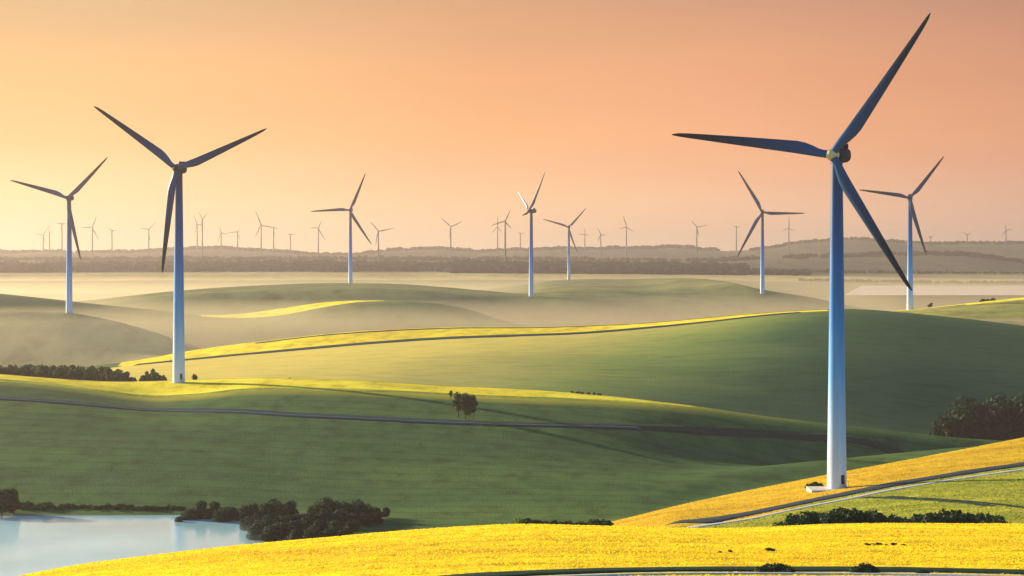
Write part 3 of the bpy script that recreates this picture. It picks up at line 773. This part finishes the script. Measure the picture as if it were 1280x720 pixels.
for k, (px, D, s) in enumerate(shore):
    lab = 'dark rounded tree in the clump at the right end of the lake'
    if D < 590: lab = 'lower dark tree in front of the clump at the right end of the lake'
    tree('round', at(px, D), s*.82, lab, group=SH if D >= 590 else 'lower trees in front of the shore clump')
tree('round', at(2, 655), 1.35, 'big dark round tree at the left edge above the lake', group=None)
tree('round', at(17, 657), 1.1, 'dark round tree beside the big one at the left edge of the lake')
tree('round', at(-14, 652), 1.3, 'dark tree half cut off by the left edge above the lake')
# reed/bush line along the shore
for k in range(46):
    px = 24+k*4.6+random.uniform(-1.5,1.5)
    s = (1.15 if px < 60 else .85)*random.uniform(.8,1.15)
    bush(at(px, 664+random.uniform(-2,2)), s, 'low dark shrub in the line along the far lake shore', 'shrubs along the far lake shore', .8)
# right-hand misty grove in the valley behind the golden field
for k in range(26):
    px = 1182+k*5.2+random.uniform(-2,2); D = random.choice((1125,1150,1180)) + random.uniform(-6,6)
    top = float(np.interp(px, [1180,1192,1210,1240,1280,1320],[509,499,492,489,487,487]))+random.uniform(-1,5)
    x, y = at(px, D); h = CZ-(top-HOR)/F*D-gz(x, y)
    tree('round', (x, y), max(1.0, h/7.4), 'dim dark tree in the clump at the right edge beyond the golden field', group='dark trees at the right edge')
# the leaning, slender trees in the middle
mid = [(563,499,486,'slim','small thin tree up on the yellow strip, left of the slender trio'),
       (573,522,487,'slim','left tree of the slender trio standing just above the lane'),
       (582,524,488,'slim','dark narrow tree in the middle of the trio above the lane'),
       (591,524,490,'slim','narrow tree at the right end of the trio above the lane')]
for px, pb, ptp, kd, lab in mid:
    p = hit(px, pb, 700, 960); h = (pb-ptp)/F*p.y
    t = tree(kd, (p.x, p.y), h/10.4, lab, fm=M_FOLM); t.scale = (h/10.4*1.7, h/10.4*1.5, h/10.4)
tree('grove', at(363,1012), .75, 'lone small dark tree in the tan field above the yellow strip', sz=.75)
bush(at(243,985), 1.1, 'dark bush right beside the foot of the tall blue turbine', None, 1.3)
bush(at(247,1010), .7, 'smaller bush behind the one beside the tall blue turbine', None, 1.0)
for k, px in enumerate([716,722,728,735,742,749]):
    bush(at(px, 968), .7, 'low dark shrub in the short hedge on the right end of the yellow strip', 'short hedge on the yellow strip', .8)
# shrubs in front of the nearest turbine
def shrub_top(px):
    return float(np.interp(px, [984,992,1000,1014,1030,1048,1062,1080,1090,1110,1132,1146,1160,1172,1190,1204,1212,1222,1236,1246,1256],
                               [652,642,645,638,641,634,631,637,641,643,647,647,641,637,642,639,643,640,647,645,652]))
for k in range(84):
    px = 984+k*3.2+random.uniform(-1.6,1.6); D = 392+random.uniform(-4, 22)
    x, y = at(px, D); zt = CZ-(shrub_top(px)+random.uniform(-1.5,2.5)-HOR)/F*D; h = max(.8, zt-gz(x, y))
    s = h/1.8*random.uniform(.85,1.05)
    bush((x, y), min(s, 1.7), 'dark shrub in the hedge behind the yellow field, below the nearest turbine', 'hedge shrubs below the nearest turbine', h/1.8/min(s,1.7))
for k in range(30):
    px = 656+k*3.6+random.uniform(-1,1); D = 380+random.uniform(0,6)
    x, y = at(px, D); top = float(np.interp(px, [650,660,700,735,742,756,770],[650,647,650,650,647,648,655]))+random.uniform(-2.0,1.2)
    zt = CZ-(top-HOR)/F*D; h = max(.5, zt-gz(x, y))
    w = random.uniform(.5,.8) if px < 735 else .9
    bush((x, y), w, 'small shrub in the sparse row on the horizon of the yellow field', 'sparse row behind the yellow field', h/2.1/w)
bush(at(650,378), .9, 'bright green shrub at the left end of the sparse row', None, .9, bushy)
# low tufts beside the near track, small marks in the field
for px, py, s, lab in [(956,716,.8,'left low dark bush beside the pale track in the foreground'),(970,715.5,1.15,'wide low dark bush beside the foreground track, left one'),(986,717,.6,'small tuft right of the wide bush on the foreground track'),
                  (1076,716.5,1.1,'dark bush beside the foreground track below the nearest tower'),(1088,717.5,.8,'smaller bush joined to the one below the nearest tower'),(1152,718,.6,'tiny bush beside the foreground track farther right'),
                  (964,688.5,.45,'small dark tuft alone in the yellow field'),(912,690,.3,'tiny dark tuft left of the lone one in the yellow field'),(900,690.5,.22,'tiniest dark tuft in the yellow field, leftmost')]:
    p = hit(px, py, 190, 360); bush((p.x, p.y), s, lab, None, .55)
p = hit(1108, 681, 190, 368)
for k, dx in enumerate((-2.2,-1.5,-.9,-.1,.6,.9,1.9)): bush((p.x+dx, p.y+random.uniform(-1.2,1.2)), random.uniform(.16,.36), 'low dark weed in the short line inside the yellow field', 'line of weeds in the yellow field', .5)
for px, lab in ((1022,'dark shrub left of the concrete pad of the nearest turbine'),(1014,'low shrub at the far left of the concrete pad')):
    bush(at(px, 624), 1.3, lab, None, .7)
tree('grove', at(1163,1830), 1.1, 'small round tree on the yellow crest right of the rightmost large tower', sz=.7)
for px in (1228,1234,1240): bush(at(px,1860), 2.0, 'small dark bush on the far crest at the right edge', 'bushes on the far right crest', .9)

# far woodland: many crowns packed into bands
def woodland(name, label, bands, seed, m):
    r = np.random.default_rng(seed); bm = bmesh.new(); bmesh.ops.create_icosphere(bm, subdivisions=2, radius=1)
    base = np.array([v.co[:] for v in bm.verts]); tri = np.array([[v.index for v in f.verts] for f in bm.faces]); bm.free()
    Vs = []; Fs = []; n0 = 0
    for (p0, p1, D0, D1, cnt, h) in bands:
        for _ in range(cnt):
            px = r.uniform(p0, p1); D = r.uniform(D0, D1); x = (px-640)/F*D; z = gz(x, D)
            s = h*r.uniform(.3, .62); k = 1+r.normal(size=(len(base), 1))*.08
            v = base*k*np.array([s*r.uniform(.9,1.8), s*1.1, s*r.uniform(.75,1.05)])+np.array([x, D, z+s*.55])
            Vs.append(v); Fs.append(tri+n0); n0 += len(base)
    me = np_mesh(name, np.concatenate(Vs), np.concatenate(Fs), True)
    o = link(name, me, None, [m]); tag(o, label, 'woodland', None, 'stuff'); return o
woodland('woodland', 'dark belt of far woodland across the plain behind the misty hills', [(-300,560,4800,5500,2100,13),(560,930,4700,5400,1500,17),(930,1010,4750,5000,100,10)], 3, M_WOOD)
woodland('woodland', 'hazy woodland strips on the last ridges below the sky', [(-300,900,8900,9400,1300,15),(940,1400,9000,9500,600,14),(-200,950,6300,7000,800,11),(980,1300,6500,6950,420,12),(640,860,9000,9400,300,13)], 5, M_WOOD)
woodland('hedgerow', 'thin far hedgerows between the misty fields', [(940,1300,5200,5300,300,8),(1000,1280,4300,4340,200,6),(-200,400,5900,6000,200,9)], 8, M_FOLM)

# ------------------------------------------------------------------ air
def volbox(name, x0, x1, y0, y1, z0, z1, col, dens, aniso, label):
    bm = bmesh.new(); bmesh.ops.create_cube(bm, size=1)
    for v in bm.verts:
        v.co = Vector(((x0+x1)/2+v.co.x*(x1-x0), (y0+y1)/2+v.co.y*(y1-y0), (z0+z1)/2+v.co.z*(z1-z0)))
    me = bpy.data.meshes.new(name); bm.to_mesh(me); bm.free()
    m = bpy.data.materials.new(name+'_air'); m.use_nodes = True; nt = m.node_tree; nt.nodes.clear()
    o = nt.nodes.new('ShaderNodeOutputMaterial'); v = nt.nodes.new('ShaderNodeVolumePrincipled')
    v.inputs['Color'].default_value = (*col, 1); v.inputs['Density'].default_value = dens
    v.inputs['Anisotropy'].default_value = aniso
    nt.links.new(v.outputs[0], o.inputs['Volume'])
    ob = link(name, me, None, [m]); tag(ob, label, None, None, 'stuff'); return ob
volbox('haze', -9000, 9000, -420, 17200, -60, 190, (.68,.60,.54), 7.8e-5, .6, 'warm morning haze over the whole valley')
volbox('valley_mist', -8200, 8200, 1560, 8200, -50, 14.5, (1.0,.90,.60), 1.0e-3, .62, 'low bright mist lying between the middle hills')
lm = volbox('lake_mist', -260, -58, 440, 640, -12.6, -8.0, (.72,.93,1.0), 1e-2, .0, 'thin pale steam drifting on the near lake')
nt = lm.data.materials[0].node_tree; vol = [n for n in nt.nodes if n.type == 'PRINCIPLED_VOLUME'][0]
nz = noise(nt, .022, 4, (1,1,2.5), .6, .4); mr = nt.nodes.new('ShaderNodeMapRange')
mr.inputs['From Min'].default_value = .40; mr.inputs['From Max'].default_value = .68; mr.inputs['To Max'].default_value = .07
nt.links.new(nz, mr.inputs['Value']); last = mr.outputs[0]
tcn = nt.nodes.new('ShaderNodeTexCoord'); spx = nt.nodes.new('ShaderNodeSeparateXYZ'); nt.links.new(tcn.outputs['Object'], spx.inputs[0])
for ax, a, b in (('X', -60, -105), ('Y', 638, 585), ('Z', -8.1, -11.0)):
    f = nt.nodes.new('ShaderNodeMapRange'); f.inputs['From Min'].default_value = a; f.inputs['From Max'].default_value = b
    nt.links.new(spx.outputs[ax], f.inputs['Value'])
    mu = nt.nodes.new('ShaderNodeMath'); mu.operation = 'MULTIPLY'; nt.links.new(last, mu.inputs[0]); nt.links.new(f.outputs[0], mu.inputs[1]); last = mu.outputs[0]
nt.links.new(last, vol.inputs['Density'])

# ------------------------------------------------------------------ light
SUN_EL, SUN_AZ = R(13.5), R(58)        # azimuth measured to the left of the view direction
sd = bpy.data.lights.new('sun', 'SUN'); sd.energy = 5.0; sd.angle = R(1.2); sd.color = (1.0,.80,.56)
so = bpy.data.objects.new('sun', sd); COL.objects.link(so)
tow = Vector((-math.sin(SUN_AZ)*math.cos(SUN_EL), math.cos(SUN_AZ)*math.cos(SUN_EL), math.sin(SUN_EL)))
so.rotation_euler = tow.to_track_quat('Z', 'Y').to_euler(); so.location = tow*300+Vector((0,0,100))
w = bpy.data.worlds.new('World'); scn.world = w; w.use_nodes = True; nt = w.node_tree; nt.nodes.clear()
wo = nt.nodes.new('ShaderNodeOutputWorld'); bg = nt.nodes.new('ShaderNodeBackground'); nt.links.new(bg.outputs[0], wo.inputs[0])
sky = nt.nodes.new('ShaderNodeTexSky'); sky.sky_type = 'NISHITA'; sky.sun_disc = False
sky.sun_elevation = SUN_EL; sky.sun_rotation = -SUN_AZ; sky.dust_density = 4.0; sky.air_density = 1.5
# dawn colours over the sky: warm dusty band low down, blue overhead and behind, brighter toward the sun
tc = nt.nodes.new('ShaderNodeTexCoord'); sp = nt.nodes.new('ShaderNodeSeparateXYZ'); nt.links.new(tc.outputs['Generated'], sp.inputs[0])
el = ramp(nt, sp.outputs['Z'], [(0,(10.8,7.4,4.3)),(.010,(9.9,6.2,3.5)),(.024,(9.6,5.6,2.95)),(.045,(9.2,4.5,2.05)),(.075,(8.0,3.75,1.75)),(.11,(5.6,2.9,1.6)),(.20,(2.3,2.2,2.3)),(.45,(.8,1.8,2.9)),(1,(.5,1.0,2.4))])
dt = nt.nodes.new('ShaderNodeVectorMath'); dt.operation = 'DOT_PRODUCT'; dt.inputs[1].default_value = (-math.sin(SUN_AZ), math.cos(SUN_AZ), .1)
nt.links.new(tc.outputs['Generated'], dt.inputs[0])
az = ramp(nt, dt.outputs['Value'], [(0,(.55,.75,1.3)),(.33,(.76,.70,.88)),(.45,(.93,.88,.99)),(.55,(1,1,1)),(.68,(1.08,1.32,1.26)),(1,(1.35,1.4,1.2))])
back = ramp(nt, sp.outputs['Y'], [(0,(1,1,1)),(.35,(1,1,1))])
warm = mix(nt, 1.0, el, az, 'MULTIPLY')
# behind the observer the sky is open blue
blue = ramp(nt, sp.outputs['Z'], [(0,(1.3,4.6,7.6)),(.3,(.9,4.0,7.8)),(1,(.5,1.6,3.4))])
mr = nt.nodes.new('ShaderNodeMapRange'); mr.inputs['From Min'].default_value = -.35; mr.inputs['From Max'].default_value = .55
nt.links.new(sp.outputs['Y'], mr.inputs['Value'])
full = mix(nt, mr.outputs[0], blue, warm)
cn = nt.nodes.new('ShaderNodeTexNoise'); cm = nt.nodes.new('ShaderNodeMapping'); cm.inputs['Scale'].default_value = (3,3,26); cm.inputs['Rotation'].default_value = (0,.06,0)
nt.links.new(tc.outputs['Generated'], cm.inputs[0]); nt.links.new(cm.outputs[0], cn.inputs['Vector']); cn.inputs['Scale'].default_value = 1.6; cn.inputs['Detail'].default_value = 5
full = mix(nt, 1.0, full, ramp(nt, cn.outputs['Fac'], [(.3,(.955,.95,.96)),(.5,(1,1,1)),(.72,(1.05,1.045,1.03))]), 'MULTIPLY')
fin = mix(nt, .12, full, sky.outputs[0])
nt.links.new(fin, bg.inputs[0]); bg.inputs[1].default_value = .046

# ------------------------------------------------------------------ camera
cd = bpy.data.cameras.new('camera'); cam = bpy.data.objects.new('camera', cd); COL.objects.link(cam)
cam.location = (0,0,CZ); cam.rotation_euler = (R(90),0,0)
cd.sensor_width = 36; cd.lens = 36*F/1280; cd.shift_y = -(360-HOR)/1280
cd.clip_start = 1; cd.clip_end = 30000; scn.camera = cam
scn.view_settings.view_transform = 'Standard'; scn.view_settings.look = 'None'
scn.view_settings.exposure = 1.45; scn.view_settings.gamma = 1
scn.cycles.volume_bounces = 0; scn.cycles.max_bounces = 6; scn.cycles.use_denoising = True
